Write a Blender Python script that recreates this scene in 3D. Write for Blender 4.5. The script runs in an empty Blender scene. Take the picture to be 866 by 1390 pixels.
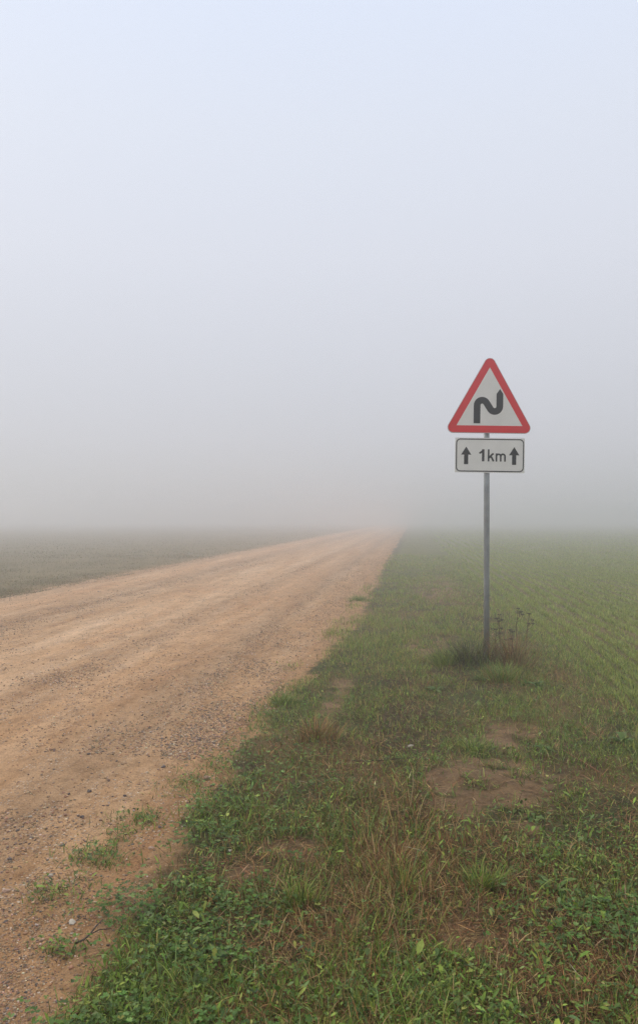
import bpy, bmesh, math, random
import numpy as np
from mathutils import Vector, Matrix

rng = np.random.default_rng(7)
random.seed(7)
sc = bpy.context.scene
col = sc.collection
R = math.radians
CAM_H, FPX, YAW = 1.62, 1040.0, math.atan(127/1040.0)

def G(px, py):
    """photo position of something on flat ground -> ground coordinates (metres)"""
    d = CAM_H*FPX/(py-704.0); l = (px-433.0)/FPX*d
    return (-d*math.sin(YAW)+l*math.cos(YAW), d*math.cos(YAW)+l*math.sin(YAW))

# ------------------------------------------------------------------ helpers
def tag(o, label=None, cat=None, group=None, kind=None):
    if label: o['label'] = label
    if cat: o['category'] = cat
    if group: o['group'] = group
    if kind: o['kind'] = kind
    return o

def empty(name, loc, rz=0):
    o = bpy.data.objects.new(name, None); col.objects.link(o)
    o.location = loc; o.rotation_euler = (0, 0, rz); o.empty_display_size = .1
    return o

def link(name, me, mat=None, parent=None, smooth=False):
    o = bpy.data.objects.new(name, me); col.objects.link(o)
    if mat: me.materials.append(mat)
    if parent: o.parent = parent
    if smooth: me.polygons.foreach_set('use_smooth', [True]*len(me.polygons))
    return o

def from_bm(name, bm, mat=None, parent=None, smooth=False):
    me = bpy.data.meshes.new(name); bmesh.ops.recalc_face_normals(bm, faces=bm.faces)
    bm.to_mesh(me); bm.free()
    return link(name, me, mat, parent, smooth)

def np_mesh(name, V, F, tint=None, smooth=False):
    """V (n,3); F list of (m,k) index arrays; tint per vertex (n,3) colour"""
    me = bpy.data.meshes.new(name)
    me.vertices.add(len(V)); me.vertices.foreach_set('co', V.astype(np.float32).ravel())
    tot = np.concatenate([np.full(len(f), f.shape[1], np.int32) for f in F])
    idx = np.concatenate([f.ravel() for f in F]).astype(np.int32)
    st = np.concatenate([[0], np.cumsum(tot)[:-1]]).astype(np.int32)
    me.loops.add(len(idx)); me.loops.foreach_set('vertex_index', idx)
    me.polygons.add(len(tot)); me.polygons.foreach_set('loop_start', st)
    me.polygons.foreach_set('loop_total', tot)
    if tint is not None:
        a = me.color_attributes.new('tint', 'FLOAT_COLOR', 'POINT')
        c = np.ones((len(V), 4), np.float32); c[:, :3] = tint
        a.data.foreach_set('color', c.ravel())
    me.update(calc_edges=True)
    if smooth: me.polygons.foreach_set('use_smooth', np.ones(len(tot), bool))
    me.validate()
    return me

# value noise ----------------------------------------------------------
def _h(ix, iy, s):
    n = (ix.astype(np.int64)*374761393 + iy.astype(np.int64)*668265263 + s*982451653) & 0x7fffffff
    n = ((n ^ (n >> 13))*1274126177) & 0x7fffffff
    n = (n ^ (n >> 16)) & 0xffff
    return n/65535.0
def vnoise(x, y, s=0):
    ix, iy = np.floor(x), np.floor(y); fx, fy = x-ix, y-iy
    fx = fx*fx*(3-2*fx); fy = fy*fy*(3-2*fy)
    a = _h(ix, iy, s); b = _h(ix+1, iy, s); c = _h(ix, iy+1, s); d = _h(ix+1, iy+1, s)
    return (a*(1-fx)+b*fx)*(1-fy)+(c*(1-fx)+d*fx)*fy
def fbm(x, y, s=0, o=4):
    t = 0; a = .5; n = 0
    for k in range(o):
        t = t+a*vnoise(x*2**k+17*k, y*2**k-9*k, s+k); n += a; a *= .5
    return t/n
def sstep(a, b, x):
    t = np.clip((x-a)/(b-a), 0, 1); return t*t*(3-2*t)
def blob(x, y, px, py, rx, ry):
    cx, cy = G(px, py)
    return np.exp(-(((x-cx)/rx)**2+((y-cy)/ry)**2))

ROAD_R, ROAD_L = -1.27, -8.32
def edge_wob(y): return .16*(fbm(y*.55, y*0+3.3, 5, 4)-.5)*2
def veg_x(y): return np.interp(y, [2, 2.9, 4, 5, 6, 8.5, 11.5, 20, 40], [-1.08, -1.15, -1.26, -1.33, -1.28, -1.12, -.98, -1.0, -1.1])
def road_d(x, y): return x-veg_x(y)-.5*edge_wob(y)+.28
def bare_mask(x, y):
    m = 1.1*blob(x, y, 650, 1062, .34, .40)+.8*blob(x, y, 705, 1132, .10, .16)+.6*blob(x, y, 455, 945, .13, .6)
    m = m+.4*blob(x, y, 590, 880, .35, .9)+.6*blob(x, y, 690, 1000, .25, .25)+.5*blob(x, y, 620, 1265, .2, .12)
    m = m+.45*blob(x, y, 600, 800, .5, 2.5)
    m = m+.8*blob(x, y, 330, 1190, .10, .08)+.7*blob(x, y, 400, 1150, .12, .10)
    return np.clip(m*(.15+2.6*sstep(.34, .62, fbm(x*6, y*6, 31, 5))), 0, 1)
def gz(x, y):
    x = np.asarray(x, float); y = np.asarray(y, float)
    z = .05*(fbm(x*.9, y*.9, 1)-.5)+.035*(fbm(x*4, y*4, 2, 4)-.5)+.018*(fbm(x*17, y*17, 12, 3)-.5)
    e = edge_wob(y)
    z = z*sstep(0, 1.0, np.minimum(np.abs(x-ROAD_R-e), 1)+.45)
    u = sstep(ROAD_R+e+.10, ROAD_R+e-.16, x)
    ul = sstep(ROAD_L-.15, ROAD_L+.15, x)
    z = z-.11*np.minimum(u, ul)
    z = z+.05*blob(x, y, 655, 1062, .3, .3)+.05*blob(x, y, 655, 905, .35, .3)
    z = z-.03*sstep(ROAD_L, ROAD_L-2, x)
    z = z-.04*sstep(2, 6, x)
    # drilled rows in the crop field
    z = z+.014*np.cos(x*2*np.pi/.28)*sstep(1.6, 2.4, x)*(y < 60)
    fade = 1-sstep(60, 200, np.abs(y)+np.abs(x)*.5)
    return z*fade+(-.1)*(1-fade)
def rz(x, y):
    """road surface"""
    x = np.asarray(x, float); y = np.asarray(y, float)
    c = (ROAD_L+ROAD_R)/2; t = (x-c)/3.5
    z = .055*(1-t*t)-.012
    z = z-.014*np.exp(-((x+2.75)/.32)**2)-.012*np.exp(-((x+4.25)/.35)**2)-.012*np.exp(-((x+6.9)/.4)**2)
    z = z+.016*(fbm(x*1.6, y*.5, 41)-.5)+.012*(fbm(x*9, y*6, 42, 4)-.5)
    z = z+.012*np.exp(-((x+1.65)/.14)**2)*(.4+fbm(x*6, y*3, 43))
    fade = 1-sstep(60, 250, np.abs(y))
    return z*fade+(-.05)*(1-fade)
def surf(x, y):
    inr = (x < ROAD_R+.35) & (x > ROAD_L-.35)
    return np.where(inr, np.maximum(gz(x, y), rz(x, y)), gz(x, y))

# ------------------------------------------------------------------ materials
def new_mat(name):
    m = bpy.data.materials.new(name); m.use_nodes = True
    nt = m.node_tree; b = nt.nodes['Principled BSDF']
    return m, nt, b
def N(nt, t, **kw):
    n = nt.nodes.new(t)
    for k, v in kw.items():
        if k in n.inputs: n.inputs[k].default_value = v
        else: setattr(n, k, v)
    return n
def ramp(nt, src, pts):
    n = nt.nodes.new('ShaderNodeValToRGB'); cr = n.color_ramp
    while len(cr.elements) < len(pts): cr.elements.new(.5)
    for e, (p, c) in zip(cr.elements, pts):
        e.position = p; e.color = (*c, 1) if len(c) == 3 else c
    nt.links.new(src, n.inputs['Fac']); return n.outputs['Color']
def mixc(nt, f, a, b, mode='MIX'):
    n = nt.nodes.new('ShaderNodeMix'); n.data_type = 'RGBA'; n.blend_type = mode
    for i, v in ((0, f), (6, a), (7, b)):
        if isinstance(v, bpy.types.NodeSocket): nt.links.new(v, n.inputs[i])
        else: n.inputs[i].default_value = v if not isinstance(v, tuple) else (*v, 1)
    return n.outputs[2]
def coords(nt, scale=(1, 1, 1), rot=(0, 0, 0)):
    g = nt.nodes.new('ShaderNodeNewGeometry'); m = nt.nodes.new('ShaderNodeMapping')
    m.inputs['Scale'].default_value = scale; m.inputs['Rotation'].default_value = rot
    nt.links.new(g.outputs['Position'], m.inputs['Vector']); return m.outputs['Vector']
def noise(nt, vec, s, d=5, r=.55, dist=0):
    n = N(nt, 'ShaderNodeTexNoise'); n.inputs['Scale'].default_value = s
    n.inputs['Detail'].default_value = d; n.inputs['Roughness'].default_value = r
    n.inputs['Distortion'].default_value = dist
    nt.links.new(vec, n.inputs['Vector']); return n.outputs['Fac']
def math_(nt, op, a, b=0.0, c=None):
    n = nt.nodes.new('ShaderNodeMath'); n.operation = op
    for i, v in enumerate((a, b, c)):
        if v is None: continue
        if isinstance(v, bpy.types.NodeSocket): nt.links.new(v, n.inputs[i])
        else: n.inputs[i].default_value = v
    return n.outputs[0]

def leaf_mat(name, rough=.5, trans=.3, spec=.35, mottled=.25):
    m, nt, b = new_mat(name)
    a = N(nt, 'ShaderNodeVertexColor'); a.layer_name = 'tint'
    v = noise(nt, coords(nt), 60, 3)
    c = mixc(nt, 1.0, a.outputs['Color'], ramp(nt, v, [(.3, (1-mottled,)*3), (.7, (1, 1, 1))]), 'MULTIPLY')
    nt.links.new(c, b.inputs['Base Color']); b.inputs['Roughness'].default_value = rough
    b.inputs['Specular IOR Level'].default_value = spec
    t = N(nt, 'ShaderNodeBsdfTranslucent'); nt.links.new(c, t.inputs['Color'])
    mx = N(nt, 'ShaderNodeMixShader'); mx.inputs[0].default_value = trans
    out = nt.nodes['Material Output']
    nt.links.new(b.outputs[0], mx.inputs[1]); nt.links.new(t.outputs[0], mx.inputs[2])
    nt.links.new(mx.outputs[0], out.inputs['Surface'])
    return m
M_grass = leaf_mat('wet_grass', .5, .3, .28)
M_dry = leaf_mat('dry_stalk', .75, .15, .2)
M_clover = leaf_mat('clover_leaf', .5, .25, .28)
M_crop = leaf_mat('crop_leaf', .5, .3)

# road sand
def road_material():
    m, nt, b = new_mat('damp_sand_gravel')
    L = coords(nt, (1, .07, 1)); P = coords(nt)
    n1 = noise(nt, L, 2.2, 6, .6, .15); n2 = noise(nt, coords(nt, (1, .5, 1)), 3.5, 8, .75); n3 = noise(nt, P, 85, 5, .8)
    c = ramp(nt, n1, [(.30, (.40, .228, .118)), (.45, (.45, .28, .155)), (.58, (.50, .33, .20)), (.72, (.57, .40, .265))])
    n4 = noise(nt, coords(nt, (1, .6, 1)), 14, 8, .8)
    c = mixc(nt, .7, c, ramp(nt, n4, [(.38, (.58, .54, .5)), (.5, (1, 1, 1)), (.62, (1.16, 1.14, 1.12))]), 'MULTIPLY')
    c = mixc(nt, .7, c, ramp(nt, n2, [(.36, (.66, .60, .52)), (.5, (1, 1, 1)), (.64, (1.14, 1.12, 1.1))]), 'MULTIPLY')
    # pressed lanes along the road: worn pale tracks, browner loose strips
    g = nt.nodes.new('ShaderNodeNewGeometry'); s = nt.nodes.new('ShaderNodeSeparateXYZ')
    nt.links.new(g.outputs['Position'], s.inputs[0])
    xw = math_(nt, 'ADD', s.outputs['X'], math_(nt, 'MULTIPLY', math_(nt, 'SUBTRACT', noise(nt, coords(nt, (1.5, .12, 1)), 1, 4), .5), .8))
    mp = nt.nodes.new('ShaderNodeMapRange'); nt.links.new(xw, mp.inputs[0])
    mp.inputs[1].default_value = -8.4; mp.inputs[2].default_value = -1.0
    def P_(x): return (x+8.4)/7.4
    band = ramp(nt, mp.outputs[0], [(P_(-8.3), (.80, .78, .75)), (P_(-7.2), (1.1, 1.05, 1.0)), (P_(-6.1), (.76, .73, .68)), (P_(-5.2), (.98, .96, .93)),
        (P_(-4.2), (1.16, 1.16, 1.17)), (P_(-3.5), (.88, .86, .84)), (P_(-2.9), (1.02, .96, .9)), (P_(-2.1), (.74, .71, .67)), (P_(-1.65), (.92, .87, .8)), (P_(-1.2), (.78, .70, .62))])
    c = mixc(nt, 1.0, c, band, 'MULTIPLY')
    # little stones of many colours pressed into the sand
    vo = N(nt, 'ShaderNodeTexVoronoi'); vo.inputs['Scale'].default_value = 55; vo.inputs['Randomness'].default_value = 1
    nt.links.new(P, vo.inputs['Vector'])
    hsv = ramp(nt, N_sep(nt, vo.outputs['Color']), [(0, (.10, .085, .075)), (.35, (.28, .2, .15)), (.6, (.42, .28, .18)), (.85, (.60, .52, .44)), (1, (.2, .17, .16))])
    near = math_(nt, 'LESS_THAN', vo.outputs['Distance'], .36)
    dens = math_(nt, 'GREATER_THAN', noise(nt, coords(nt, (1, .35, 1)), 5, 5, .7), .53)
    sel = math_(nt, 'MULTIPLY', math_(nt, 'MULTIPLY', near, dens), .8)
    c = mixc(nt, sel, c, hsv)
    c = mixc(nt, .6, c, ramp(nt, n3, [(.38, (.34, .31, .28)), (.49, (1.0, 1.0, 1.0)), (.66, (1.45, 1.45, 1.45))]), 'MULTIPLY')
    nt.links.new(c, b.inputs['Base Color']); b.inputs['Roughness'].default_value = .85
    b.inputs['Specular IOR Level'].default_value = .25
    h = math_(nt, 'ADD', math_(nt, 'MULTIPLY', n3, .35), math_(nt, 'MULTIPLY', noise(nt, P, 32, 6, .7), 1.0))
    h = math_(nt, 'ADD', h, math_(nt, 'MULTIPLY', sel, .5))
    bp = N(nt, 'ShaderNodeBump'); bp.inputs['Strength'].default_value = .75; bp.inputs['Distance'].default_value = .02
    nt.links.new(h, bp.inputs['Height']); nt.links.new(bp.outputs[0], b.inputs['Normal'])
    return m
def N_sep(nt, c):
    s = nt.nodes.new('ShaderNodeSeparateColor'); nt.links.new(c, s.inputs[0]); return s.outputs[0]

def ground_material():
    m, nt, b = new_mat('verge_and_field_soil')
    P = coords(nt)
    a = N(nt, 'ShaderNodeVertexColor'); a.layer_name = 'tint'
    n1 = noise(nt, P, 9, 7, .7); n3 = noise(nt, P, 70, 4, .7)
    nf = noise(nt, coords(nt, (1, .35, 1)), 1.1, 6, .62)
    c = mixc(nt, .8, a.outputs['Color'], ramp(nt, n1, [(.32, (.45, .42, .38)), (.5, (1, 1, 1)), (.68, (1.3, 1.25, 1.1))]), 'MULTIPLY')
    c = mixc(nt, .55, c, ramp(nt, nf, [(.35, (.66, .70, .62)), (.6, (1.2, 1.15, 1.05))]), 'MULTIPLY')
    c = mixc(nt, .7, c, ramp(nt, n3, [(.3, (.55, .55, .55)), (.7, (1.35, 1.35, 1.35))]), 'MULTIPLY')
    nt.links.new(c, b.inputs['Base Color']); b.inputs['Roughness'].default_value = .9
    b.inputs['Specular IOR Level'].default_value = .2
    h = math_(nt, 'ADD', math_(nt, 'MULTIPLY', n3, .4), noise(nt, P, 25, 6, .7))
    bp = N(nt, 'ShaderNodeBump'); bp.inputs['Strength'].default_value = .9; bp.inputs['Distance'].default_value = .025
    nt.links.new(h, bp.inputs['Height']); nt.links.new(bp.outputs[0], b.inputs['Normal'])
    return m

# ------------------------------------------------------------------ terrain
def spread(a, b, step, lo, hi, g=1.22):
    m = list(np.arange(a, b, step)); s = step; v = m[-1]
    while v < hi: s *= g; v += s; m.append(v)
    s = step; v = m[0]; l = []
    while v > lo: s *= g; v -= s; l.append(v)
    return np.array(l[::-1]+m)
def grid_mesh(name, X, Y, Z, tint=None, smooth=True):
    ny, nx = X.shape
    V = np.stack([X.ravel(), Y.ravel(), Z.ravel()], 1)
    i = np.arange((ny-1)*(nx-1)); r = i//(nx-1); c = i % (nx-1); q = r*nx+c
    F = np.stack([q, q+1, q+nx+1, q+nx], 1)
    return np_mesh(name, V, [F], tint, smooth)

xs = spread(-2.2, 3.2, .03, -1500, 1500); ys = np.concatenate([spread(1.9, 9.5, .035, -1500, 1500, 1.035)])
# keep the grid growing faster far away
ys = np.concatenate([ys[ys < -40][::12], ys[(ys >= -40) & (ys < 1.9)][::3], ys[(ys >= 1.9)]])
X, Y = np.meshgrid(xs, ys); Z = gz(X, Y)
x, y = X.ravel(), Y.ravel()
soil = np.array([.062, .045, .024]); thatch = np.array([.135, .092, .042]); moss = np.array([.058, .068, .026])
clay = np.array([.21, .135, .08]); sand = np.array([.36, .215, .12]); cropg = np.array([.15, .118, .055])
leftg = np.array([.165, .135, .07])
def lerp(a, b, t): return a+(b-a)*t[:, None]
T = np.tile(soil, (len(x), 1))
T = lerp(T, thatch, sstep(.42, .6, fbm(x*1.7, y*1.1, 61)))
T = lerp(T, moss, sstep(.48, .62, fbm(x*2.3, y*1.3, 62))*.8)
T = lerp(T, clay, np.clip(bare_mask(x, y)*1.8, 0, 1))
ew = ROAD_R+edge_wob(y)
T = lerp(T, sand, sstep(.46, .34, road_d(x, y)+.5*(fbm(x*6, y*6, 63, 5)-.5))*(x > -4))
T = lerp(T, cropg, sstep(1.4, 2.3, x+1.3*(fbm(x*1.3, y*.4, 64)-.5)))
T = lerp(T, np.array([.15, .15, .055]), sstep(14, 30, y)*sstep(ROAD_R+.3, ROAD_R+.8, x)*.8)
T = lerp(T, leftg, (x < -5)*1.0)
T = lerp(T, sand*1.0, (x < -5)*sstep(ROAD_L-.6, ROAD_L-.1, x+.3*(fbm(x*3, y*3, 65)-.5)))
o = link('ground', grid_mesh('ground', X, Y, Z, T), ground_material()); tag(o, kind='structure')

# road sheet
xs = np.arange(ROAD_L-.3, ROAD_R+.3, .045); ys = np.concatenate([spread(1.9, 11, .05, -800, 1450, 1.04)])
ys = np.concatenate([ys[ys < 1.9][::4], ys[ys >= 1.9]])
X, Y = np.meshgrid(xs, ys); Z = rz(X, Y)
o = link('road', grid_mesh('road', X, Y, Z), road_material()); tag(o, kind='structure')

# ------------------------------------------------------------------ blades
def blades(x, y, h, w, az, lean, bend, tint, segs=3, z=None, zoff=-.005):
    """tapering, bending grass blades. lean/bend radians from vertical"""
    n = len(x); z0 = (surf(x, y) if z is None else z)+zoff
    ts = np.linspace(0, 1, segs+1)
    ca, sa = np.cos(az), np.sin(az)
    px, py, pz = x.copy(), y.copy(), z0.copy()
    rows = []; prof = np.interp(ts, [0, .3, .7, 1], [.75, 1, .7, .0])
    tw = az+np.pi/2+rng.normal(0, .5, n)
    for k, t in enumerate(ts):
        if k:
            th = lean+bend*((k-.5)/segs)
            px = px+np.sin(th)*ca*h/segs; py = py+np.sin(th)*sa*h/segs; pz = pz+np.cos(th)*h/segs
        pz = np.maximum(pz, z0+.003) if k else pz
        ww = w*.5*prof[k]
        if k < segs:
            rows.append(np.stack([px-np.cos(tw)*ww, py-np.sin(tw)*ww, pz], 1))
            rows.append(np.stack([px+np.cos(tw)*ww, py+np.sin(tw)*ww, pz], 1))
        else: rows.append(np.stack([px, py, pz], 1))
    V = np.stack(rows, 1); nv = V.shape[1]
    base = (np.arange(n)*nv)[:, None]
    F4 = [base+np.array([[2*k, 2*k+1, 2*k+3, 2*k+2]]) for k in range(segs-1)]
    F3 = base+np.array([[2*segs-2, 2*segs-1, 2*segs]])
    tt = np.repeat(tint[:, None, :], nv, 1)
    return V.reshape(-1, 3), (np.concatenate(F4) if F4 else np.zeros((0, 4), int)), F3, tt.reshape(-1, 3)
class Bag:
    def __init__(s): s.V = []; s.F = {}; s.T = []; s.n = 0
    def add(s, V, Fs, T):
        for f in Fs:
            if len(f): s.F.setdefault(f.shape[1], []).append(f+s.n)
        s.V.append(V); s.T.append(T); s.n += len(V)
    def build(s, name, mat, label=None, cat=None, kind='stuff', smooth=False, parent=None):
        me = np_mesh(name, np.concatenate(s.V), [np.concatenate(v) for v in s.F.values()], np.concatenate(s.T), smooth)
        o = link(name, me, mat, parent)
        if parent is None: tag(o, label, cat, kind=kind)
        return o
def scatter(x0, x1, y0, y1, n, dens):
    """n candidates, kept with probability dens(x,y)"""
    x = rng.uniform(x0, x1, n); y = rng.uniform(y0, y1, n)
    k = rng.random(n) < dens(x, y); return x[k], y[k]
def scatter_geo(y0, y1, n, wl, wr, dens):
    """denser nearby: y log-uniform; x between wl(y), wr(y)"""
    u = rng.random(n); y = 1/((1-u)/y0+u/y1)      # pdf ~ 1/y^2
    a, b = wl(y), wr(y); x = rng.uniform(0, 1, n)*(b-a)+a
    k = rng.random(n) < dens(x, y)*1.0; return x[k], y[k]
def tints(n, cols, p, var=.18):
    cols = np.array(cols); i = rng.choice(len(cols), n, p=np.array(p)/np.sum(p))
    t = cols[i]*rng.lognormal(0, var, (n, 1))*rng.lognormal(0, .07, (n, 3)); return np.clip(t, 0, .8)
def ad(*a):
    bag = a[0]; V, F4, F3, T = blades(*a[1:-1], **a[-1]); bag.add(V, [F4, F3], T)

GREEN = [(.15, .24, .034), (.25, .33, .056), (.075, .140, .025), (.35, .37, .095), (.18, .27, .085)]
DRY0 = [(.34, .22, .10), (.22, .14, .065), (.46, .34, .18)]
DRY = [(.36, .20, .085), (.26, .13, .058), (.52, .36, .18), (.17, .09, .045), (.44, .30, .12)]
def clover_mask(x, y):
    d = road_d(x, y)
    m = sstep(.24, .42, d+.2*(fbm(x*5, y*5, 79)-.5))*sstep(1.25, .6, d+.35*(fbm(x*2, y*2, 71)-.5))*(y < 7)
    m = np.maximum(m, .9*blob(x, y, 200, 1270, .5, .4)*(d > .15))
    m = np.maximum(m, .8*blob(x, y, 830, 1250, .3, .5))
    m = np.maximum(m, .9*blob(x, y, 370, 1040, .33, 1.0)*(d > .1))
    m = m*.85*(1-.9*blob(x, y, 330, 1180, .22, .12))*(1-.8*blob(x, y, 400, 1290, .35, .12))
    return np.clip(m*(.15+1.2*sstep(.40, .56, fbm(x*4, y*4, 72))), 0, 1)*(1-bare_mask(x, y))
def strip_mask(x, y):
    """tufts creeping out over the loose gravel of the road edge"""
    d = road_d(x, y); m = 0
    for px, py, rx, ry, a in ((170, 1120, .10, .10, 1), (195, 1112, .08, .1, 1), (130, 1165, .12, .12, .8), (95, 1210, .12, .1, .7), (75, 1228, .10, .08, .5), (255, 1060, .10, .16, 1),
                       (225, 1075, .07, .08, .8), (300, 1035, .14, .22, 1), (365, 960, .14, .35, 1), (400, 935, .15, .35, .9), (455, 860, .14, .5, .9), (480, 822, .12, .7, 1),
                       (500, 800, .15, .8, .9), (470, 845, .2, .4, .7), (395, 905, .1, .2, .5), (160, 1145, .06, .06, .7), (85, 1290, .1, .05, .4), (525, 770, .2, 1.5, .9)):
        m = np.maximum(m, a*blob(x, y, px, py, rx, ry))
    return m*(.3+1.0*sstep(.38, .6, fbm(x*9, y*9, 73)))
def grass_mask(x, y):
    d = road_d(x, y)
    m = sstep(.24, .55, d+.35*(fbm(x*3, y*1.2, 74)-.5))
    m = m*(.25+.95*sstep(.39, .56, fbm(x*2.6, y*2.0, 75)))
    m = m*(1-bare_mask(x, y)*.97)
    return np.clip(np.maximum(m, strip_mask(x, y)), 0, 1)

inframe_r = lambda y: .30*y+.9
g1 = Bag()
# near verge, individual blades
x, y = scatter_geo(1.7, 12, 125000, lambda y: np.maximum(-1.9, -.58*y-.3), lambda y: np.minimum(inframe_r(y), 3.3), lambda x, y: grass_mask(x, y)*.95*sstep(12, 8, y))
n = len(x); hh = .025+.070*fbm(x*2, y*2, 76)**1.0*rng.gamma(4, .25, n)
tall = blob(x, y, 520, 1180, .28, .55)+blob(x, y, 640, 910, .3, .3)+.8*blob(x, y, 700, 960, .3, .5)
hh = hh*(1+.9*tall); hh = np.where(road_d(x, y) < .2, np.minimum(hh, .06), hh)
ad(g1, x, y, hh, rng.uniform(.0022, .0048, n)*(1+hh*1.5), rng.uniform(0, 6.283, n), np.abs(rng.normal(.3, .42, n)), rng.uniform(.2, 1.7, n), tints(n, GREEN, (4, 3, 3, 1.4, 2), .3), dict(segs=4))
# mid distance
x, y = scatter_geo(7.0, 34, 110000, lambda y: np.full_like(y, -1.4), lambda y: np.full_like(y, 2.3), lambda x, y: grass_mask(x, y)*.95*sstep(7, 11, y)*sstep(2.6, 1.5, x+1.3*(fbm(x*1.3, y*.4, 64)-.5)))
n = len(x); hh = .03+.085*fbm(x*1.5, y*.9, 77)*rng.gamma(4, .25, n)
ad(g1, x, y, hh, rng.uniform(.003, .0055, n)*(1+np.clip(y-8, 0, 40)/14), rng.uniform(0, 6.283, n), np.abs(rng.normal(.2, .25, n)), rng.uniform(.1, 1.1, n), tints(n, GREEN+DRY0, (3, 5, 1, 4, 2, 1.5, .8, 1.5), .25)*1.15, dict(segs=2))
# fine short undergrowth so soil shows only here and there
x, y = scatter_geo(1.7, 9.5, 90000, lambda y: np.maximum(-1.9, -.58*y-.3), lambda y: np.minimum(inframe_r(y), 3.3), lambda x, y: np.clip(grass_mask(x, y)*1.1+.18*(road_d(x, y) > .25), 0, 1)*(1-bare_mask(x, y)))
n = len(x)
ad(g1, x, y, rng.uniform(.012, .04, n), rng.uniform(.003, .007, n), rng.uniform(0, 6.283, n), rng.uniform(.2, 1.3, n), rng.uniform(0, .9, n), tints(n, GREEN+[(.13, .085, .04)], (4, 3, 4, 1, 2, 3)), dict(segs=2))
x, y = scatter_geo(4.8, 14, 75000, lambda y: np.full_like(y, -1.35), lambda y: np.minimum(inframe_r(y), 3.0), lambda x, y: np.clip(grass_mask(x, y)*.8+.22*(road_d(x, y) > .4), 0, 1)*(1-bare_mask(x, y))*sstep(4.8, 6.5, y)*sstep(14, 10, y))
n = len(x)
ad(g1, x, y, rng.uniform(.02, .075, n), rng.uniform(.003, .0055, n), rng.uniform(0, 6.283, n), np.abs(rng.normal(.45, .4, n)), rng.uniform(.1, 1.4, n), tints(n, GREEN+DRY0, (3, 4, 2, 3, 2, 1.6, 1.2, 1.2), .3), dict(segs=2))
g1.build('verge_grass', M_grass, 'wet green grass growing on the verge between the road and the crop', 'grass')

# dead grass: standing straw and matted thatch
d1 = Bag()
def dry_mask(x, y):
    d = road_d(x, y)
    m = sstep(.35, .8, d)*(.12+.9*sstep(.45, .62, fbm(x*2.2+9, y*1.4, 81)))*sstep(2.2, 1.3, x)
    m = m+1.7*blob(x, y, 525, 1150, .26, .85)+.7*blob(x, y, 490, 1010, .2, .9)+.8*blob(x, y, 560, 940, .25, 1.2)+.8*blob(x, y, 460, 1255, .4, .2)+1.0*blob(x, y, 690, 905, .25, .3)+.6*blob(x, y, 420, 1040, .15, .7)
    return np.clip(m, 0, 1)
x, y = scatter_geo(1.7, 16, 33000, lambda y: np.maximum(-1.2, -.58*y-.3), lambda y: np.minimum(inframe_r(y), 2.6), lambda x, y: dry_mask(x, y)*(1-bare_mask(x, y)*.9)*.8)
n = len(x); hh = rng.uniform(.04, .115, n)*(1+1.0*(blob(x, y, 525, 1150, .3, .9)+blob(x, y, 690, 905, .2, .2)))
ad(d1, x, y, hh, rng.uniform(.0018, .0034, n)*(1+y/16), rng.uniform(0, 6.283, n), np.abs(rng.normal(.3, .4, n)), rng.uniform(0, .9, n), tints(n, DRY, (4, 3, 3, 3, 2)), dict(segs=3))
x, y = scatter_geo(1.7, 22, 110000, lambda y: np.maximum(-1.2, -.58*y-.3), lambda y: np.minimum(inframe_r(y), 2.8), lambda x, y: sstep(.2, .6, road_d(x, y))*(.35+.65*dry_mask(x, y))*(1-.45*bare_mask(x, y))*(1-.6*clover_mask(x, y)))
n = len(x)
ad(d1, x, y, rng.uniform(.03, .13, n), rng.uniform(.0015, .0038, n)*(1+y/14), rng.uniform(0, 6.283, n), rng.uniform(1.15, 1.62, n), rng.uniform(-.15, .3, n), tints(n, [c for c in np.array(DRY)*.72], (4, 4, 1.6, 4, 2), .45), dict(segs=3, zoff=.004))
d1.build('dead_grass', M_dry, 'brown dead grass and straw matted over the soil of the verge', 'dead grass')

# ------------------------------------------------------------------ broad leaves
def leaves(x, y, z, size, az, tilt, out, tint):
    """small round leaflets; `out` outline (k,2) in leaf space with stem at 0,0"""
    n = len(x); k = len(out)
    u = out[:, 0][None, :]*size[:, None]; v = out[:, 1][None, :]*size[:, None]
    fold = np.abs(v)*.35
    lx = u*np.cos(tilt)[:, None]; lz = u*np.sin(tilt)[:, None]+fold
    X = x[:, None]+lx*np.cos(az)[:, None]-v*np.sin(az)[:, None]
    Y = y[:, None]+lx*np.sin(az)[:, None]+v*np.cos(az)[:, None]
    V = np.stack([X, Y, z[:, None]+lz], 2)
    b = (np.arange(n)*k)[:, None]
    F = np.concatenate([b+np.array([[0, i, i+1]]) for i in range(1, k-1)])
    return V.reshape(-1, 3), F, np.repeat(tint[:, None, :], k, 1).reshape(-1, 3)
HEART = np.array([(0, 0), (.35, -.38), (.8, -.50), (1.02, -.30), (.93, 0), (1.02, .30), (.8, .50), (.35, .38)])
OVAL = np.array([(0, 0), (.3, -.20), (.65, -.22), (1.0, 0), (.65, .22), (.3, .20)])
LANCE = np.array([(0, 0), (.15, -.05), (.45, -.13), (.75, -.10), (1, 0), (.75, .10), (.45, .13), (.15, .05)])
CL = [(.085, .170, .028), (.120, .225, .042), (.055, .115, .022), (.19, .30, .09), (.26, .29, .055)]
cb = Bag()
x, y = scatter_geo(1.7, 9, 38000, lambda y: np.maximum(-1.6, -.58*y-.3), lambda y: np.minimum(inframe_r(y), 2.6), lambda x, y: np.clip(clover_mask(x, y)+.5*strip_mask(x, y), 0, 1)*.9)
n = len(x); z0 = surf(x, y); hgt = rng.uniform(.015, .07, n)*(.6+.8*fbm(x*5, y*5, 91)); sz = rng.uniform(.008, .0155, n)
a0 = rng.uniform(0, 6.283, n); tl = rng.normal(.15, .3, n); tt = tints(n, CL, (4, 4, 3, 1.5, .4), .2)
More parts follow.
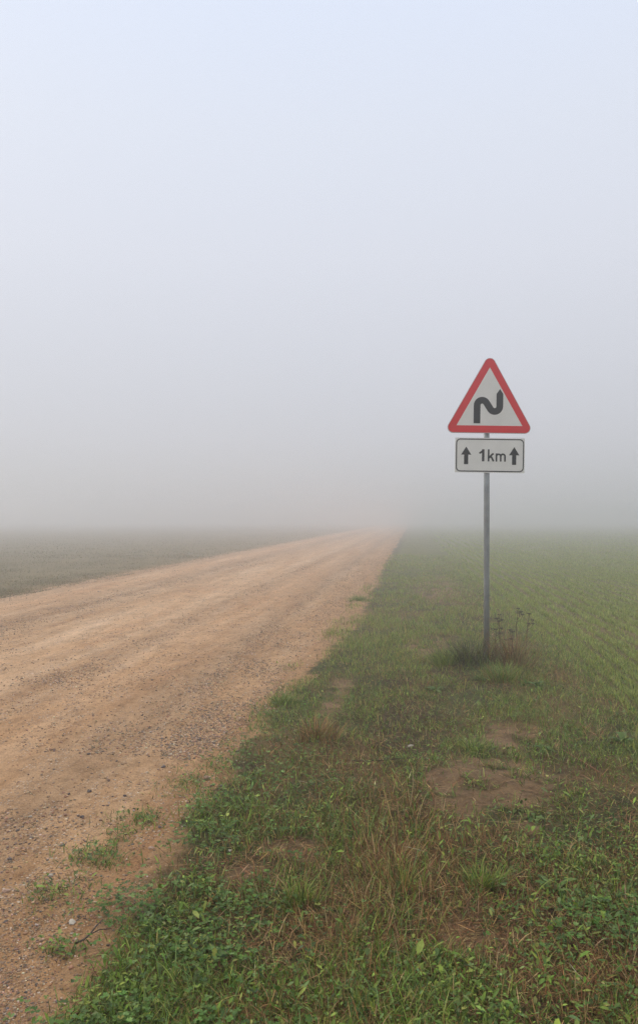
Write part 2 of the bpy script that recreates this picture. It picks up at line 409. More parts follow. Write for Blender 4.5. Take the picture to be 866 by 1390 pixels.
for k in range(3):
    V, F, T = leaves(x, y, z0+hgt, sz, a0+k*2.094+rng.normal(0, .12, n), tl+rng.normal(0, .15, n), HEART, tt); cb.add(V, [F], T)
V, F4, F3, T = blades(x, y, hgt, np.full(n, .0016), a0, np.zeros(n), np.zeros(n), tt, segs=1); cb.add(V, [F3], T)
cb.build('clover', M_clover, 'low clover mat with small three part leaves along the road edge', 'clover')

lb = Bag()
def leafy_mask(x, y):
    return np.clip(grass_mask(x, y)*(.25+.9*sstep(.46, .58, fbm(x*2.8+4, y*2.8, 95)))+.8*blob(x, y, 800, 1180, .5, .9)+.5*strip_mask(x, y), 0, 1)*(1-bare_mask(x, y)*.95)
x, y = scatter_geo(1.7, 11, 75000, lambda y: np.maximum(-1.6, -.58*y-.3), lambda y: np.minimum(inframe_r(y), 3.2), lambda x, y: leafy_mask(x, y)*.8)
n = len(x); z0 = surf(x, y); sz = rng.gamma(3, .0042, n)+.005
V, F, T = leaves(x, y, z0+rng.uniform(.002, .06, n), sz, rng.uniform(0, 6.283, n), rng.normal(.35, .4, n), OVAL, tints(n, GREEN, (4, 3, 4, .5, 1.5), .25)); lb.add(V, [F], T)
x, y = scatter_geo(1.7, 10, 14000, lambda y: np.maximum(-1.6, -.58*y-.3), lambda y: np.minimum(inframe_r(y), 3.2), lambda x, y: leafy_mask(x, y)*.9)
n = len(x); z0 = surf(x, y)
V, F, T = leaves(x, y, z0+rng.uniform(0, .03, n), rng.uniform(.02, .055, n), rng.uniform(0, 6.283, n), rng.uniform(.1, 1.1, n), LANCE, tints(n, GREEN, (3, 4, 2, .8, 2), .22)); lb.add(V, [F], T)
lb.build('low_weeds', M_clover, 'low leafy weeds mixed into the grass of the verge', 'weeds')

# ------------------------------------------------------------------ crop field
cp = Bag()
CROP = [(.36, .40, .085), (.29, .36, .075), (.44, .45, .13), (.20, .26, .065)]
def crop(y0, y1, n, sp, h0, w0, segs, xr):
    u = rng.random(n); y = 1/((1-u)/y0+u/y1); y = y*rng.uniform(.82, 1.18, n)
    x1 = np.maximum(xr(y), 2.2); x = rng.uniform(0, 1, n)*(x1-1.35)+1.35
    x = np.round(x/sp)*sp+rng.normal(0, sp*.13, n)+.05*(fbm(y*.2, y*0, 101)-.5)
    k = (x+1.3*(fbm(x*1.3, y*.4, 64)-.5)+rng.normal(0, .16, len(x)) > 1.7)
    k &= rng.random(n) < .35+.65*sstep(.35, .55, fbm(x*1.2, y*.5, 102)); x, y = x[k], y[k]; n = len(x)
    h = h0*rng.uniform(.6, 1.3, n)
    ad(cp, x, y, h, w0*(1+y/15)*rng.uniform(.7, 1.3, n), rng.choice([-1, 1], n)*1.571+rng.normal(0, .55, n), np.abs(rng.normal(.35, .25, n)), rng.uniform(.2, 1.3, n), tints(n, CROP, (4, 4, 2, 2), .16), dict(segs=segs))
crop(4.5, 15, 95000, .14, .07, .0040, 3, lambda y: .30*y+1.0)
crop(13, 40, 110000, .28, .075, .0055, 2, lambda y: .30*y+1.5)
crop(38, 110, 30000, .56, .11, .012, 1, lambda y: .30*y+2)
cp.build('young_crop', M_crop, 'short green young cereal drilled in rows on the field', 'crop')

# left field
lf = Bag()
LEFT = [(.19, .195, .07), (.22, .165, .085), (.14, .145, .055), (.26, .21, .12)]
for y0, y1, n0, w0 in ((13, 34, 60000, .010), (30, 95, 26000, .030)):
    u = rng.random(n0); y = 1/((1-u)/y0+u/y1); x = ROAD_L+.1-rng.uniform(0, 1, n0)**1.15*(np.maximum(.60*y+2-8.2, .8)); x = x+.9*(fbm(y*.8, x*.8, 111, 5)-.5)
    k = rng.random(n0) < .3+.7*sstep(.4, .6, fbm(x*.7, y*.7, 112)); x, y = x[k], y[k]; n = len(x)
    ad(lf, x, y, rng.uniform(.02, .06, n)*sstep(ROAD_L+.3, ROAD_L-1.5, x)**.5+.012*(.6+.8*fbm(x*.5, y*.5, 113)), w0*rng.uniform(.6, 1.4, n), rng.uniform(0, 6.283, n), np.abs(rng.normal(.3, .3, n)), rng.uniform(0, 1, n), tints(n, LEFT, (3, 3, 3, 2), .2), dict(segs=2))
lf.build('field_grass', M_grass, 'dull green and straw coloured grass beyond the far edge of the road', 'grass')

# ------------------------------------------------------------------ gravel
def ico(sub):
    bm = bmesh.new(); bmesh.ops.create_icosphere(bm, subdivisions=sub, radius=1)
    V = np.array([v.co[:] for v in bm.verts]); F = np.array([[v.index for v in f.verts] for f in bm.faces]); bm.free(); return V, F
ST = [(.36, .225, .13), (.24, .155, .10), (.44, .31, .21), (.11, .08, .065), (.55, .44, .34), (.36, .20, .11), (.15, .125, .11)]
def stones(bag, x, y, r, sub=1, tint=None):
    V0, F0 = ico(sub); n = len(x); k = len(V0)
    j = 1+rng.normal(0, .16, (n, k)); a = rng.uniform(0, 6.283, n)
    s = r[:, None]*rng.uniform(.7, 1.25, (n, 3))*np.array([1.1, .95, .62])
    P = V0[None]*j[:, :, None]*s[:, None, :]
    c, s_ = np.cos(a)[:, None], np.sin(a)[:, None]
    X = P[..., 0]*c-P[..., 1]*s_; Yy = P[..., 0]*s_+P[..., 1]*c
    z = surf(x, y)+s[:, 2]*rng.uniform(.1, .6, n)
    V = np.stack([X+x[:, None], Yy+y[:, None], P[..., 2]+z[:, None]], 2).reshape(-1, 3)
    F = (F0[None]+(np.arange(n)*k)[:, None, None]).reshape(-1, 3)
    bag.add(V, [F], np.repeat(tint[:, None, :], k, 1).reshape(-1, 3))
def stone_mat():
    m, nt, b = new_mat('gravel_stone'); a = N(nt, 'ShaderNodeVertexColor'); a.layer_name = 'tint'
    v = noise(nt, coords(nt), 160, 4)
    c = mixc(nt, 1.0, a.outputs['Color'], ramp(nt, v, [(.3, (.7, .7, .7)), (.7, (1.1, 1.1, 1.1))]), 'MULTIPLY')
    nt.links.new(c, b.inputs['Base Color']); b.inputs['Roughness'].default_value = .7; return m
M_stone = stone_mat()
def gravel_dens(x, y):
    e = ROAD_R+edge_wob(y)
    m = .11+.8*np.exp(-((x+2.0+.3*(fbm(y*.3, y*0, 121)-.5))/.20)**2)+.75*np.exp(-((x-e+.12)/.22)**2)
    m = m+.6*np.exp(-((x+5.9)/.35)**2)+.5*np.exp(-((x+3.45)/.18)**2)+.6*np.exp(-((x+8.25)/.2)**2)+.30*np.exp(-((x+1.62)/.2)**2)
    return np.clip(m*(.25+1.1*sstep(.35, .6, fbm(x*2.5, y*1.1, 122))), 0, 1)*(road_d(x, y) < .35+.4*(fbm(x*4, y*4, 123)-.3))
gb = Bag()
x, y = scatter_geo(1.8, 26, 85000, lambda y: np.maximum(ROAD_L-.2, -.6*y-.4), lambda y: np.full_like(y, -.85), gravel_dens)
n = len(x); r = .0022+.0030*rng.gamma(1.3, .75, n); r = np.minimum(r, .0105)*np.where(rng.random(n) < .04, 1.3, .82)*(.62+.38*sstep(2.3, 4.5, y))*(1+np.clip(y-6, 0, 20)*.05)
stones(gb, x, y, r, 1, tints(n, ST, (5, 4, 3, 1.6, 1.0, 3, 1.5), .2))
x, y = scatter_geo(1.8, 9, 16000, lambda y: np.full_like(y, -1.5), lambda y: np.minimum(inframe_r(y), 2), lambda x, y: np.clip(bare_mask(x, y)*.9+.05, 0, 1))
n = len(x); stones(gb, x, y, rng.uniform(.0015, .0045, n), 1, tints(n, ST, (5, 4, 2, 2, .5, 3, 1), .2))
x, y = scatter_geo(5, 32, 60000, lambda y: np.maximum(ROAD_L-.2, -.6*y-.4), lambda y: np.full_like(y, -.85), lambda x, y: np.clip(gravel_dens(x, y)*1.2, 0, 1))
n = len(x); r = rng.uniform(.004, .009, n)*(1+np.clip(y-6, 0, 26)*.045)
stones(gb, x, y, r, 1, tints(n, ST, (5, 4, 4, 2.5, 1.5, 3, 2), .25))
gb.build('gravel', M_stone, 'small loose gravel scattered over the sandy road and its edge', 'gravel', smooth=False)

# larger single stones the photo shows
def make_stone(px, py, r, flat, c, label, seed):
    x, y = G(px, py); V0, F0 = ico(3); rg = np.random.default_rng(seed)
    k = np.array([rg.normal(size=3) for _ in range(9)]); k /= np.linalg.norm(k, axis=1)[:, None]
    P = V0.copy()
    for q in k:                                # chip flat faces off
        d = P@q; lim = rg.uniform(.62, .85); P = P-np.maximum(d-lim, 0)[:, None]*q
    P = P*r*np.array([rg.uniform(1, 1.35), rg.uniform(.8, 1.0), flat]); P += rg.normal(0, r*.012, P.shape)
    me = np_mesh('stone', P, [F0], np.tile(np.array(c), (len(P), 1)), True)
    o = link('stone', me, M_stone); o.location = (x, y, float(surf(np.array(x), np.array(y)))+r*flat*.45); o.rotation_euler = (0, 0, rg.uniform(0, 6))
    tag(o, label, 'stone', 'larger stones lying on and beside the road')
DK = (.095, .075, .075); PK = (.46, .31, .235); WH = (.55, .50, .43); GY = (.27, .25, .24); BR = (.26, .16, .105); LG = (.42, .37, .31)
for i, a in enumerate((
    (9, 1214, .014, .75, PK, 'pale pink stone alone on the sand at the left picture edge'),
    (98, 1250, .017, .6, WH, 'whitish flat stone at the lower end of the grass strip on the road edge'),
    (104, 1274, .011, .7, PK, 'small pinkish stone just below the whitish flat stone'),
    (69, 1192, .013, .7, LG, 'light grey stone on the sand beside the lowest creeping grass'),
    (122, 1077, .015, .6, DK, 'dark purple-grey stone farthest up of the pair on the wheel track'),
    (112, 1112, .013, .6, DK, 'dark flat stone nearer to the camera below the purple-grey one'),
    (170, 1083, .010, .8, DK, 'small blackish stone right of the wheel track stones'),
    (137, 1117, .009, .8, BR, 'small brown stone between the blackish stone and the grass strip'),
    (94, 1081, .009, .8, DK, 'small dark stone left of the dark purple-grey stone'),
    (222, 1043, .015, .6, DK, 'dark stone with a bluish tone near the upper grass tongue on the sand'),
    (281, 1055, .024, .7, BR, 'reddish brown stone half hidden against the clover at the road edge'),
    (148, 1061, .011, .7, BR, 'brown stone in the loose gravel above the wheel track stones'),
    (121, 1027, .011, .7, DK, 'dark stone lying on bare pale sand far from the verge'),
    (271, 1005, .014, .7, DK, 'dark round stone farthest from the camera near the road edge'),
    (205, 1150, .012, .7, PK, 'pinkish stone in the gravel strip between two patches of grass'),
    (217, 1122, .010, .7, DK, 'dark stone in the gravel strip beside the clover'),
    (557, 1012, .028, .35, LG, 'pale flat stone lying in the brown grass of the verge'),
    (313, 1153, .013, .6, WH, 'small pale stone lying among the clover'),
    (14, 1170, .012, .6, DK, 'dark flat stone near the left picture edge above the pink stone'),
    (42, 1112, .009, .8, LG, 'light pebble on the sand left of the dark flat wheel track stone'))):
    make_stone(*a, 500+i)

# ------------------------------------------------------------------ single plants
def rosette(px, py, L, nl, kind, label, seed, up=.5, dark=1.0):
    x, y = G(px, py); z = float(surf(np.array(x), np.array(y)))
    root = empty('weed_plant', (x, y, z)); tag(root, label, 'weed', 'single broad leaved weeds in the verge')
    rg = np.random.default_rng(seed); bag = Bag()
    L *= .85
    for i in range(nl):
        a = i*2.4+rg.normal(0, .2); l = L*rg.uniform(.7, 1.15); w = l*(.16 if kind == 'lance' else .30)*rg.uniform(.85, 1.15); e = up*rg.uniform(.5, 1.4)
        m = 9; t = np.linspace(0, 1, m)
        s = t*l; th = e-(.9+.5*e)*t
        r = np.concatenate([[0], np.cumsum(np.cos(th[:-1])*l/(m-1))]); h = np.concatenate([[0], np.cumsum(np.sin(th[:-1])*l/(m-1))])
        h = np.maximum(h, .004); prof = w*.5*np.clip(np.sin(np.pi*np.clip(t, .0, 1)**1.25), 0, 1)+.0018*(1-t)
        wav = .12*w*np.sin(t*17+i)
        V = []
        for sgn in (-1, 0, 1):
            V.append(np.stack([r*np.cos(a)-sgn*prof*np.sin(a), r*np.sin(a)+sgn*prof*np.cos(a), h+abs(sgn)*prof*.35+sgn*wav*.5], 1))
        V = np.concatenate(V); F = []
        for k in range(m-1): F += [[k, k+1, m+k+1, m+k], [m+k, m+k+1, 2*m+k+1, 2*m+k]]
        c = np.array([(.115, .20, .04), (.08, .15, .03), (.15, .22, .055)][i % 3])*rg.uniform(.8, 1.2)*dark
        bag.add(V, [np.array(F)], np.tile(c, (len(V), 1)))
    bag.build('leaves', M_clover, parent=root, smooth=True)
    # short central stem with bud
    bm = bmesh.new(); bmesh.ops.create_cone(bm, segments=7, radius1=.0035, radius2=.0018, depth=.03+L*.2, cap_ends=True)
    bmesh.ops.translate(bm, verts=bm.verts, vec=(0, 0, .012+L*.1)); lay = bm.verts.layers.float_color.new('tint')
    for v in bm.verts: v[lay] = (.10, .13, .05, 1)
    from_bm('stem', bm, M_clover, root, True)
for i, a in enumerate((
    (752, 1212, .15, 15, 'lance', 'tall spreading tuft of long narrow leaves at the lower right', .95),
    (783, 1232, .13, 9, 'oval', 'broad leaved dock right of the tuft of long narrow leaves', .5),
    (770, 1190, .12, 6, 'oval', 'pale leaved weed just above the tuft of long narrow leaves', .35),
    (690, 1175, .13, 8, 'lance', 'weed with low outstretched leaves below the bare clay patch', .25),
    (726, 1113, .08, 9, 'oval', 'small plantain beside the second patch of bare clay', .6),
    (700, 1100, .07, 7, 'oval', 'small weed between the dirt mound and the plantain', .4),
    (276, 1190, .07, 3, 'oval', 'yellowish green leaf pair standing among the clover', .3),
    (738, 1020, .12, 12, 'oval', 'bushy green weed right of the dirt mound', .8),
    (590, 940, .14, 10, 'oval', 'bright green weed left of the dark tuft by the sign post', .7),
    (575, 1085, .08, 9, 'oval', 'leafy weed left of the dirt mound on brown thatch', .6),
    (660, 1255, .07, 8, 'lance', 'small narrow leaved weed on bare soil near the bottom edge', .5),
    (845, 1010, .14, 12, 'oval', 'bushy weed at the right picture edge where crop begins', .8),
    (300, 1130, .07, 8, 'oval', 'dark green round leaved weed within the clover mat', .5),
    (560, 1240, .08, 8, 'lance', 'narrow leaved weed at the foot of the tall straw', .8),
    (652, 925, .17, 16, 'lance', 'leafy weed in front of the sign post foot', 1.0),
    (728, 935, .15, 12, 'oval', 'leafy weed right of the rusty dry tuft', .9))):
    rosette(*a[:6], 900+i, a[6])

def tuft(px, py, n, rad, h, cols, p, label, dry=False, lean=.35):
    x0, y0 = G(px, py); z = float(surf(np.array(x0), np.array(y0)))
    a = rng.uniform(0, 6.283, n); r = rad*rng.random(n)**.8*(1+.35*np.sin(a*3+px)); x = r*np.cos(a); y = r*np.sin(a)
    bag = Bag(); zz = surf(x+x0, y+y0)-z
    V, F4, F3, T = blades(x, y, h*rng.uniform(.45, 1.15, n), rng.uniform(.003, .0055, n), a+rng.normal(0, .6, n), np.abs(rng.normal(lean, .2, n)), rng.uniform(.2, 1.3, n), tints(n, cols, p), segs=4, z=zz)
    bag.add(V, [F4, F3], T); o = bag.build('grass_tuft', M_dry if dry else M_grass, label, 'grass tuft', kind=None)
    o.location = (x0, y0, z); o['group'] = 'single tufts of grass in the verge'
DARK = [(.07, .065, .042), (.11, .08, .05), (.07, .11, .04), (.19, .15, .09)]
tuft(640, 903, 850, .33, .36, DARK+GREEN[:2], (3, 3, 2, 2, 1, 1), 'dark withered tuft at the foot of the sign post')
tuft(682, 925, 520, .22, .24, GREEN+DRY[:1], (3, 3, 2, 2, 2, 2), 'green drooping tuft right of the sign post foot')
tuft(694, 908, 420, .20, .46, [(.32, .18, .08), (.24, .12, .06), (.46, .32, .16), (.2, .11, .06), (.2, .24, .08)], (4, 3, 2, 2, 2), 'tall rusty brown dry tuft right of the sign post', True, .2)
tuft(604, 905, 380, .16, .22, GREEN, (2, 3, 1, 3, 2), 'pale green upright tuft left of the dark withered tuft', lean=.2)
tuft(530, 1175, 110, .14, .17, DRY, (3, 2, 4, 1, 3), 'upright straw coloured tuft in the middle of the verge', True, .35)
tuft(547, 1205, 90, .11, .17, GREEN+DRY[:1], (2, 3, 1, 3, 2, 2), 'tall green and straw tuft in front of the straw coloured one', lean=.12)
tuft(410, 1225, 160, .08, .13, GREEN, (2, 3, 1, 3, 2), 'light green upright tuft near the lower edge of the clover', lean=.2)
tuft(655, 1200, 200, .09, .12, GREEN, (2, 3, 1, 3, 2), 'bright green tuft below the dirt patches', lean=.35)
tuft(430, 1005, 260, .14, .20, DRY+GREEN[:1], (3, 3, 2, 2, 2, 3), 'rusty and green tuft on the verge above the clover', True, .2)
tuft(640, 1018, 200, .14, .13, GREEN, (2, 2, 1, 3, 3), 'low pale green tuft on the upper side of the dirt mound', lean=.4)
tuft(385, 955, 260, .12, .13, GREEN, (4, 3, 2, 1, 1), 'short bright green tuft at the road edge', lean=.5)
tuft(487, 815, 420, .22, .16, GREEN, (4, 2, 3, 1, 1), 'dark green tuft pushing out over the gravel far along the road edge', lean=.5)

# dry umbel weeds behind the post
def tube_pts(bm, pts, rs, seg=6):
    rings = []
    for i, p in enumerate(pts):
        p = Vector(p); d = (Vector(pts[min(i+1, len(pts)-1)])-Vector(pts[max(i-1, 0)])).normalized()
        a = d.orthogonal().normalized(); b = d.cross(a)
        rings.append([bm.verts.new(p+(a*math.cos(2*math.pi*k/seg)+b*math.sin(2*math.pi*k/seg))*rs[i]) for k in range(seg)])
    for i in range(len(rings)-1):
        for k in range(seg): bm.faces.new((rings[i][k], rings[i][(k+1) % seg], rings[i+1][(k+1) % seg], rings[i+1][k]))
    bm.faces.new(rings[0][::-1]); bm.faces.new(rings[-1])
def plain(name, c, rough=.8, metal=0, scale=30, var=.3, bump=.1):
    m, nt, b = new_mat(name); P = N(nt, 'ShaderNodeTexCoord').outputs['Object']
    n = noise(nt, P, scale, 5, .65)
    cc = mixc(nt, 1.0, c, ramp(nt, n, [(.3, (1-var,)*3), (.7, (1, 1, 1))]), 'MULTIPLY')
    nt.links.new(cc, b.inputs['Base Color']); b.inputs['Roughness'].default_value = rough; b.inputs['Metallic'].default_value = metal
    bp = N(nt, 'ShaderNodeBump'); bp.inputs['Strength'].default_value = bump; bp.inputs['Distance'].default_value = .002
    nt.links.new(n, bp.inputs['Height']); nt.links.new(bp.outputs[0], b.inputs['Normal'])
    return m
M_stem = plain('dead_stem', (.12, .065, .04)); M_head = plain('dead_flower_head', (.055, .035, .028))
def umbel(px, pyb, h, lean, label, seed, nb=3):
    x, y = G(px, pyb); z = float(surf(np.array(x), np.array(y))); rg = random.Random(seed)
    root = empty('dry_weed', (x, y, z)); tag(root, label, 'dead weed', 'dry dark headed weeds by the sign post')
    bm = bmesh.new(); top = Vector((lean*h, rg.uniform(-.05, .05), h))
    stem = [Vector((0, 0, -.01)), Vector((lean*h*.3+.006, 0, h*.35)), Vector((lean*h*.6-.004, 0, h*.68)), top]
    tube_pts(bm, stem, [.006, .005, .004, .003]); tips = [top]
    for k in range(nb):
        b = stem[2].lerp(top, rg.uniform(-.3, .6)); a = rg.uniform(0, 6.28); t = b+Vector((math.cos(a)*.07, math.sin(a)*.07, rg.uniform(.05, .11)))
        tube_pts(bm, [b, (b+t)/2+Vector((math.cos(a)*.012, math.sin(a)*.012, -.008)), t], [.003, .0026, .002], 5); tips.append(t)
    from_bm('stalk', bm, M_stem, root, True)
    for t in tips:
        bm = bmesh.new(); rr = rg.uniform(.018, .032)
        for q in range(12):
            a = rg.uniform(0, 6.28); r = rr*math.sqrt(rg.random()); e = t+Vector((math.cos(a)*r, math.sin(a)*r, .018+.004*rg.random()))
            tube_pts(bm, [t, (t+e)/2+Vector((0, 0, -.003)), e], [.0009, .0008, .0008], 3)
            bmesh.ops.create_icosphere(bm, subdivisions=1, radius=rg.uniform(.006, .009), matrix=Matrix.Translation(e) @ Matrix.Diagonal((1, 1, .6, 1)))
        from_bm('flower_head', bm, M_head, root)
for i, a in enumerate((
    (671, 903, .36, .05, 'short dead weed with dark heads next to the sign post'),
    (679, 893, .50, -.04, 'dead weed with several dark flat heads second from the sign post'),
    (695, 905, .36, .02, 'lowest dead weed of the group in front of the rusty tuft'),
    (700, 888, .55, .03, 'tallest dead weed with flat dark heads behind the rusty tuft'),
    (712, 890, .50, .10, 'dead weed leaning right on the crop side of the rusty tuft'))):
    umbel(*a, 40+i)

# fallen stalk / twigs
def twig(px, py, l, az, label, c):
    x, y = G(px, py); z = float(surf(np.array(x), np.array(y))); bm = bmesh.new()
    p = [Vector((math.cos(az)*l*(t-.5)+.01*math.sin(t*5), math.sin(az)*l*(t-.5)+.012*math.cos(t*7), .012+.018*t)) for t in (0, .25, .5, .75, 1)]
    tube_pts(bm, p, [.0042, .004, .0036, .003, .002]); q = p[2]
    tube_pts(bm, [q, q+Vector((.03, .025, .008)), q+Vector((.07, .04, .006))], [.0024, .002, .0012], 5)
    o = from_bm('twig', bm, plain('twig_bark', c), None, True); o.location = (x, y, z); tag(o, label, 'twig', 'twigs and stalks lying on the verge')
twig(160, 1138, .10, 2.5, 'short tan twig lying on the creeping grass at the road edge', (.40, .24, .13))
twig(520, 1035, .42, .15, 'long dark stalk lying across the verge below the pale flat stone', (.07, .05, .035))
twig(785, 1035, .5, 1.9, 'long rusty stalk lying in the grass right of the dirt mound', (.25, .12, .06))
twig(375, 1195, .28, 2.7, 'brown stalk lying flat beside the lower clover', (.17, .095, .05))
twig(122, 1275, .16, 1.2, 'dark curved stalk at the gravel beside the lowest clover', (.06, .045, .035))

# ------------------------------------------------------------------ the sign
S = 1/(5.773*122.0)
sx, sy = G(660, 903); sz_ = float(surf(np.array(sx), np.array(sy)))
dist_scale = 1.0
sign = empty('road_sign', (sx, sy, sz_), 0)
# face the camera side of the road, as the photo shows it nearly frontal
ang = math.atan2(-sx, sy)
sign.rotation_euler = (0, 0, YAW*0.85)
tag(sign, 'red bordered warning triangle for bends above a 1km plate on a grey post', 'road sign')
M_galv = plain('galvanised_steel', (.33, .355, .36), .5, .55, 9, .35, .15)
M_red = plain('sign_red', (.74, .010, .014), .42, 0, 6, .14, .0)
M_white = plain('sign_white', (.80, .805, .77), .45, 0, 5, .10, .0)
M_black = plain('sign_black', (.004, .007, .007), .45, 0, 8, .1, .0)
M_alu = plain('sign_edge_aluminium', (.50, .51, .50), .5, .3, 20, .2, .05)
for m_ in (M_red, M_white, M_black): m_.node_tree.nodes['Principled BSDF'].inputs['Specular IOR Level'].default_value = .15
M_rust = plain('bolt_steel', (.25, .22, .20), .6, .6, 40, .4, .1)
# local frame: x right, z up, y away. Zoom-photo pixel (u,v) -> local. camera height is pixel row 704
d_sign = CAM_H*FPX/(903-704.0)
mpp = d_sign/FPX
def U(u, v):
    X = (u-412)/5.773*mpp; Zp = 470+v/5.773
    return (X, CAM_H-sz_+(704-Zp)*mpp)
TILT = R(.9)
def Ut(u, v, pv):
    """undo the sign's slight tilt about u=412"""
    x_, z_ = U(u, v+math.tan(TILT)*(412-u)*1.0); return (x_, z_)
def prism(poly, y0, y1, holes=None):
    bm = bmesh.new(); f = [bm.verts.new((p[0], y0, p[1])) for p in poly]; b = [bm.verts.new((p[0], y1, p[1])) for p in poly]
    n = len(poly)
    bm.faces.new(f); bm.faces.new(b[::-1])
    for i in range(n): bm.faces.new((f[i], b[i], b[(i+1) % n], f[(i+1) % n]))
    return bm
def ring(outer, inner, y0, y1):
    bm = bmesh.new(); n = len(outer); mk = lambda P, y: [bm.verts.new((p[0], y, p[1])) for p in P]
    of, ob, nf_, nb_ = mk(outer, y0), mk(outer, y1), mk(inner, y0), mk(inner, y1)
    for i in range(n):
        j = (i+1) % n
        bm.faces.new((of[i], of[j], nf_[j], nf_[i])); bm.faces.new((ob[i], nb_[i], nb_[j], ob[j]))
        bm.faces.new((of[i], ob[i], ob[j], of[j])); bm.faces.new((nf_[i], nf_[j], nb_[j], nb_[i]))
    return bm
def rounded(cs, r, k=10, ):
    """closed outline of a convex polygon cs (counter-clockwise) grown by r"""
    out = []; n = len(cs)
    for i in range(n):
        p0, p1, p2 = Vector(cs[i-1]), Vector(cs[i]), Vector(cs[(i+1) % n])
        a = p1-p0; b = p2-p1; na = math.atan2(-a.x, a.y); nb = math.atan2(-b.x, b.y)
        while nb < na: nb += 2*math.pi
        for q in range(k+1):
            t = na+(nb-na)*q/k; out.append((p1.x+r*math.cos(t), p1.y+r*math.sin(t)))
    return out
def ccw(P):
    A = sum(P[i-1][0]*P[i][1]-P[i][0]*P[i-1][1] for i in range(len(P))); return P if A > 0 else P[::-1]
def rounded2(cs, r, k=10):
    cs = ccw(cs); out = []; n = len(cs)
    for i in range(n):
        p0, p1, p2 = Vector(cs[i-1]), Vector(cs[i]), Vector(cs[(i+1) % n])
        a = p1-p0; b = p2-p1; na = math.atan2(-a.x, a.y); nb = math.atan2(-b.x, b.y)
        na = math.atan2(-a[0], a[1])+math.pi if False else math.atan2(-a[0], a[1])
        # outward normal of a ccw edge is (dy,-dx)
        na = math.atan2(-a[0], a[1]); nb = math.atan2(-b[0], b[1])
        while nb < na: nb += 2*math.pi
        for q in range(k+1):
            t = na+(nb-na)*q/k; out.append((p1.x+r*math.cos(t), p1.y+r*math.sin(t)))
    return out
px2 = lambda v: v/5.773*mpp
# pole
PR = .0315
bm = bmesh.new(); topz = U(0, 330)[1]
tube_pts(bm, [(0, 0, -.3), (0, 0, .8), (.002, 0, 1.8), (0, 0, topz)], [PR, PR, PR, PR], 28)
from_bm('post', bm, M_galv, sign, True)
bm = bmesh.new(); bmesh.ops.create_cone(bm, segments=24, radius1=PR+.003, radius2=PR-.004, depth=.014, cap_ends=True)
bmesh.ops.translate(bm, verts=bm.verts, vec=(0, 0, topz+.005)); from_bm('post_cap', bm, M_black, sign)
YF = -PR-.018                                   # front plane of the plates
# triangle
tri = empty('triangle_plate', (0, 0, 0)); tri.parent = sign
core = [Ut(148, 640, 0), Ut(703, 643, 0), Ut(425, 143, 0)]
core[0] = (core[0][0], (core[0][1]+core[1][1])/2); core[1] = (core[1][0], core[0][1])
r_ = px2(41)
plate = prism(rounded2(core, r_), YF, YF+.004)
# folded rim to stiffen the plate
me_plate = from_bm('backing', plate, M_alu, tri)
from_bm('rim', ring(rounded2(core, r_+.004), rounded2(core, r_-.002), YF-.0015, YF+.016), M_alu, tri)
inner = [Ut(172, 624, 0), Ut(684, 630, 0), Ut(425, 172, 0)]
inner[0] = (inner[0][0], (inner[0][1]+inner[1][1])/2); inner[1] = (inner[1][0], inner[0][1])
inner = ccw(inner)
def offs(P, d):
    n = len(P); o = []
    for i in range(n):
        p0, p1, p2 = Vector(P[i-1]), Vector(P[i]), Vector(P[(i+1) % n]); a = (p1-p0).normalized(); b = (p2-p1).normalized()
        na = Vector((a.y, -a.x)); nb = Vector((b.y, -b.x)); m = (na+nb).normalized(); o.append(tuple(p1+m*d/max(.25, m.dot(na))))
    return o
out_r = rounded2(core, r_-.002)
k11 = 11
inn = [inner[i//k11] for i in range(len(out_r))]   # matched corner by corner
# order match: choose rotation of inner giving least distance
best = min(range(3), key=lambda s: sum((Vector(out_r[i*k11+5])-Vector(inner[(i+s) % 3])).length for i in range(3)))
inn = [tuple(Vector(inner[(i//k11+best) % 3])+Vector(((i % k11)-5, 0))*1e-5) for i in range(len(out_r))]
bm = ring(out_r, inn, YF-.003, YF-.0002); from_bm('red_border', bm, M_red, tri)
from_bm('white_face', prism(offs(inner, -.0005), YF-.0022, YF-.0002), M_white, tri)
# S-bend arrow
def ribbon(path, w, y0, y1):
    L, Rr = [], []
    for i, p in enumerate(path):
        p = Vector(p); d = (Vector(path[min(i+1, len(path)-1)])-Vector(path[max(i-1, 0)])).normalized(); n = Vector((-d.y, d.x))
        L.append(p+n*w/2); Rr.append(p-n*w/2)
    bm = bmesh.new(); A = [[bm.verts.new((q.x, yy, q.y)) for q in row] for row in (L, Rr) for yy in (y0, y1)]
    lf_, lb_, rf, rb = A
    for i in range(len(path)-1):
        bm.faces.new((lf_[i], rf[i], rf[i+1], lf_[i+1])); bm.faces.new((lb_[i], lb_[i+1], rb[i+1], rb[i]))
        bm.faces.new((lf_[i], lf_[i+1], lb_[i+1], lb_[i])); bm.faces.new((rf[i], rb[i], rb[i+1], rf[i+1]))
    bm.faces.new((lf_[0], lb_[0], rb[0], rf[0])); bm.faces.new((lf_[-1], rf[-1], rb[-1], lb_[-1]))
    return bm
C1, C2, rr = (369, 467), (467, 478), 38.5
def arc(c, a0, a1, r=rr, k=14): return [(c[0]+r*math.cos(a0+(a1-a0)*i/k), c[1]-r*math.sin(a0+(a1-a0)*i/k)) for i in range(k+1)]
dd = math.hypot(C2[0]-C1[0], C2[1]-C1[1]); phi = math.asin(2*rr/dd); base = -math.atan2(C2[1]-C1[1], C2[0]-C1[0])
td = base-phi                                    # travel direction of the diagonal (y up)
path = [(330.5, 608)]+arc(C1, math.pi, td+math.pi/2)+arc(C2, td-math.pi/2, -0.0 if False else 2*math.pi*0)[0:]
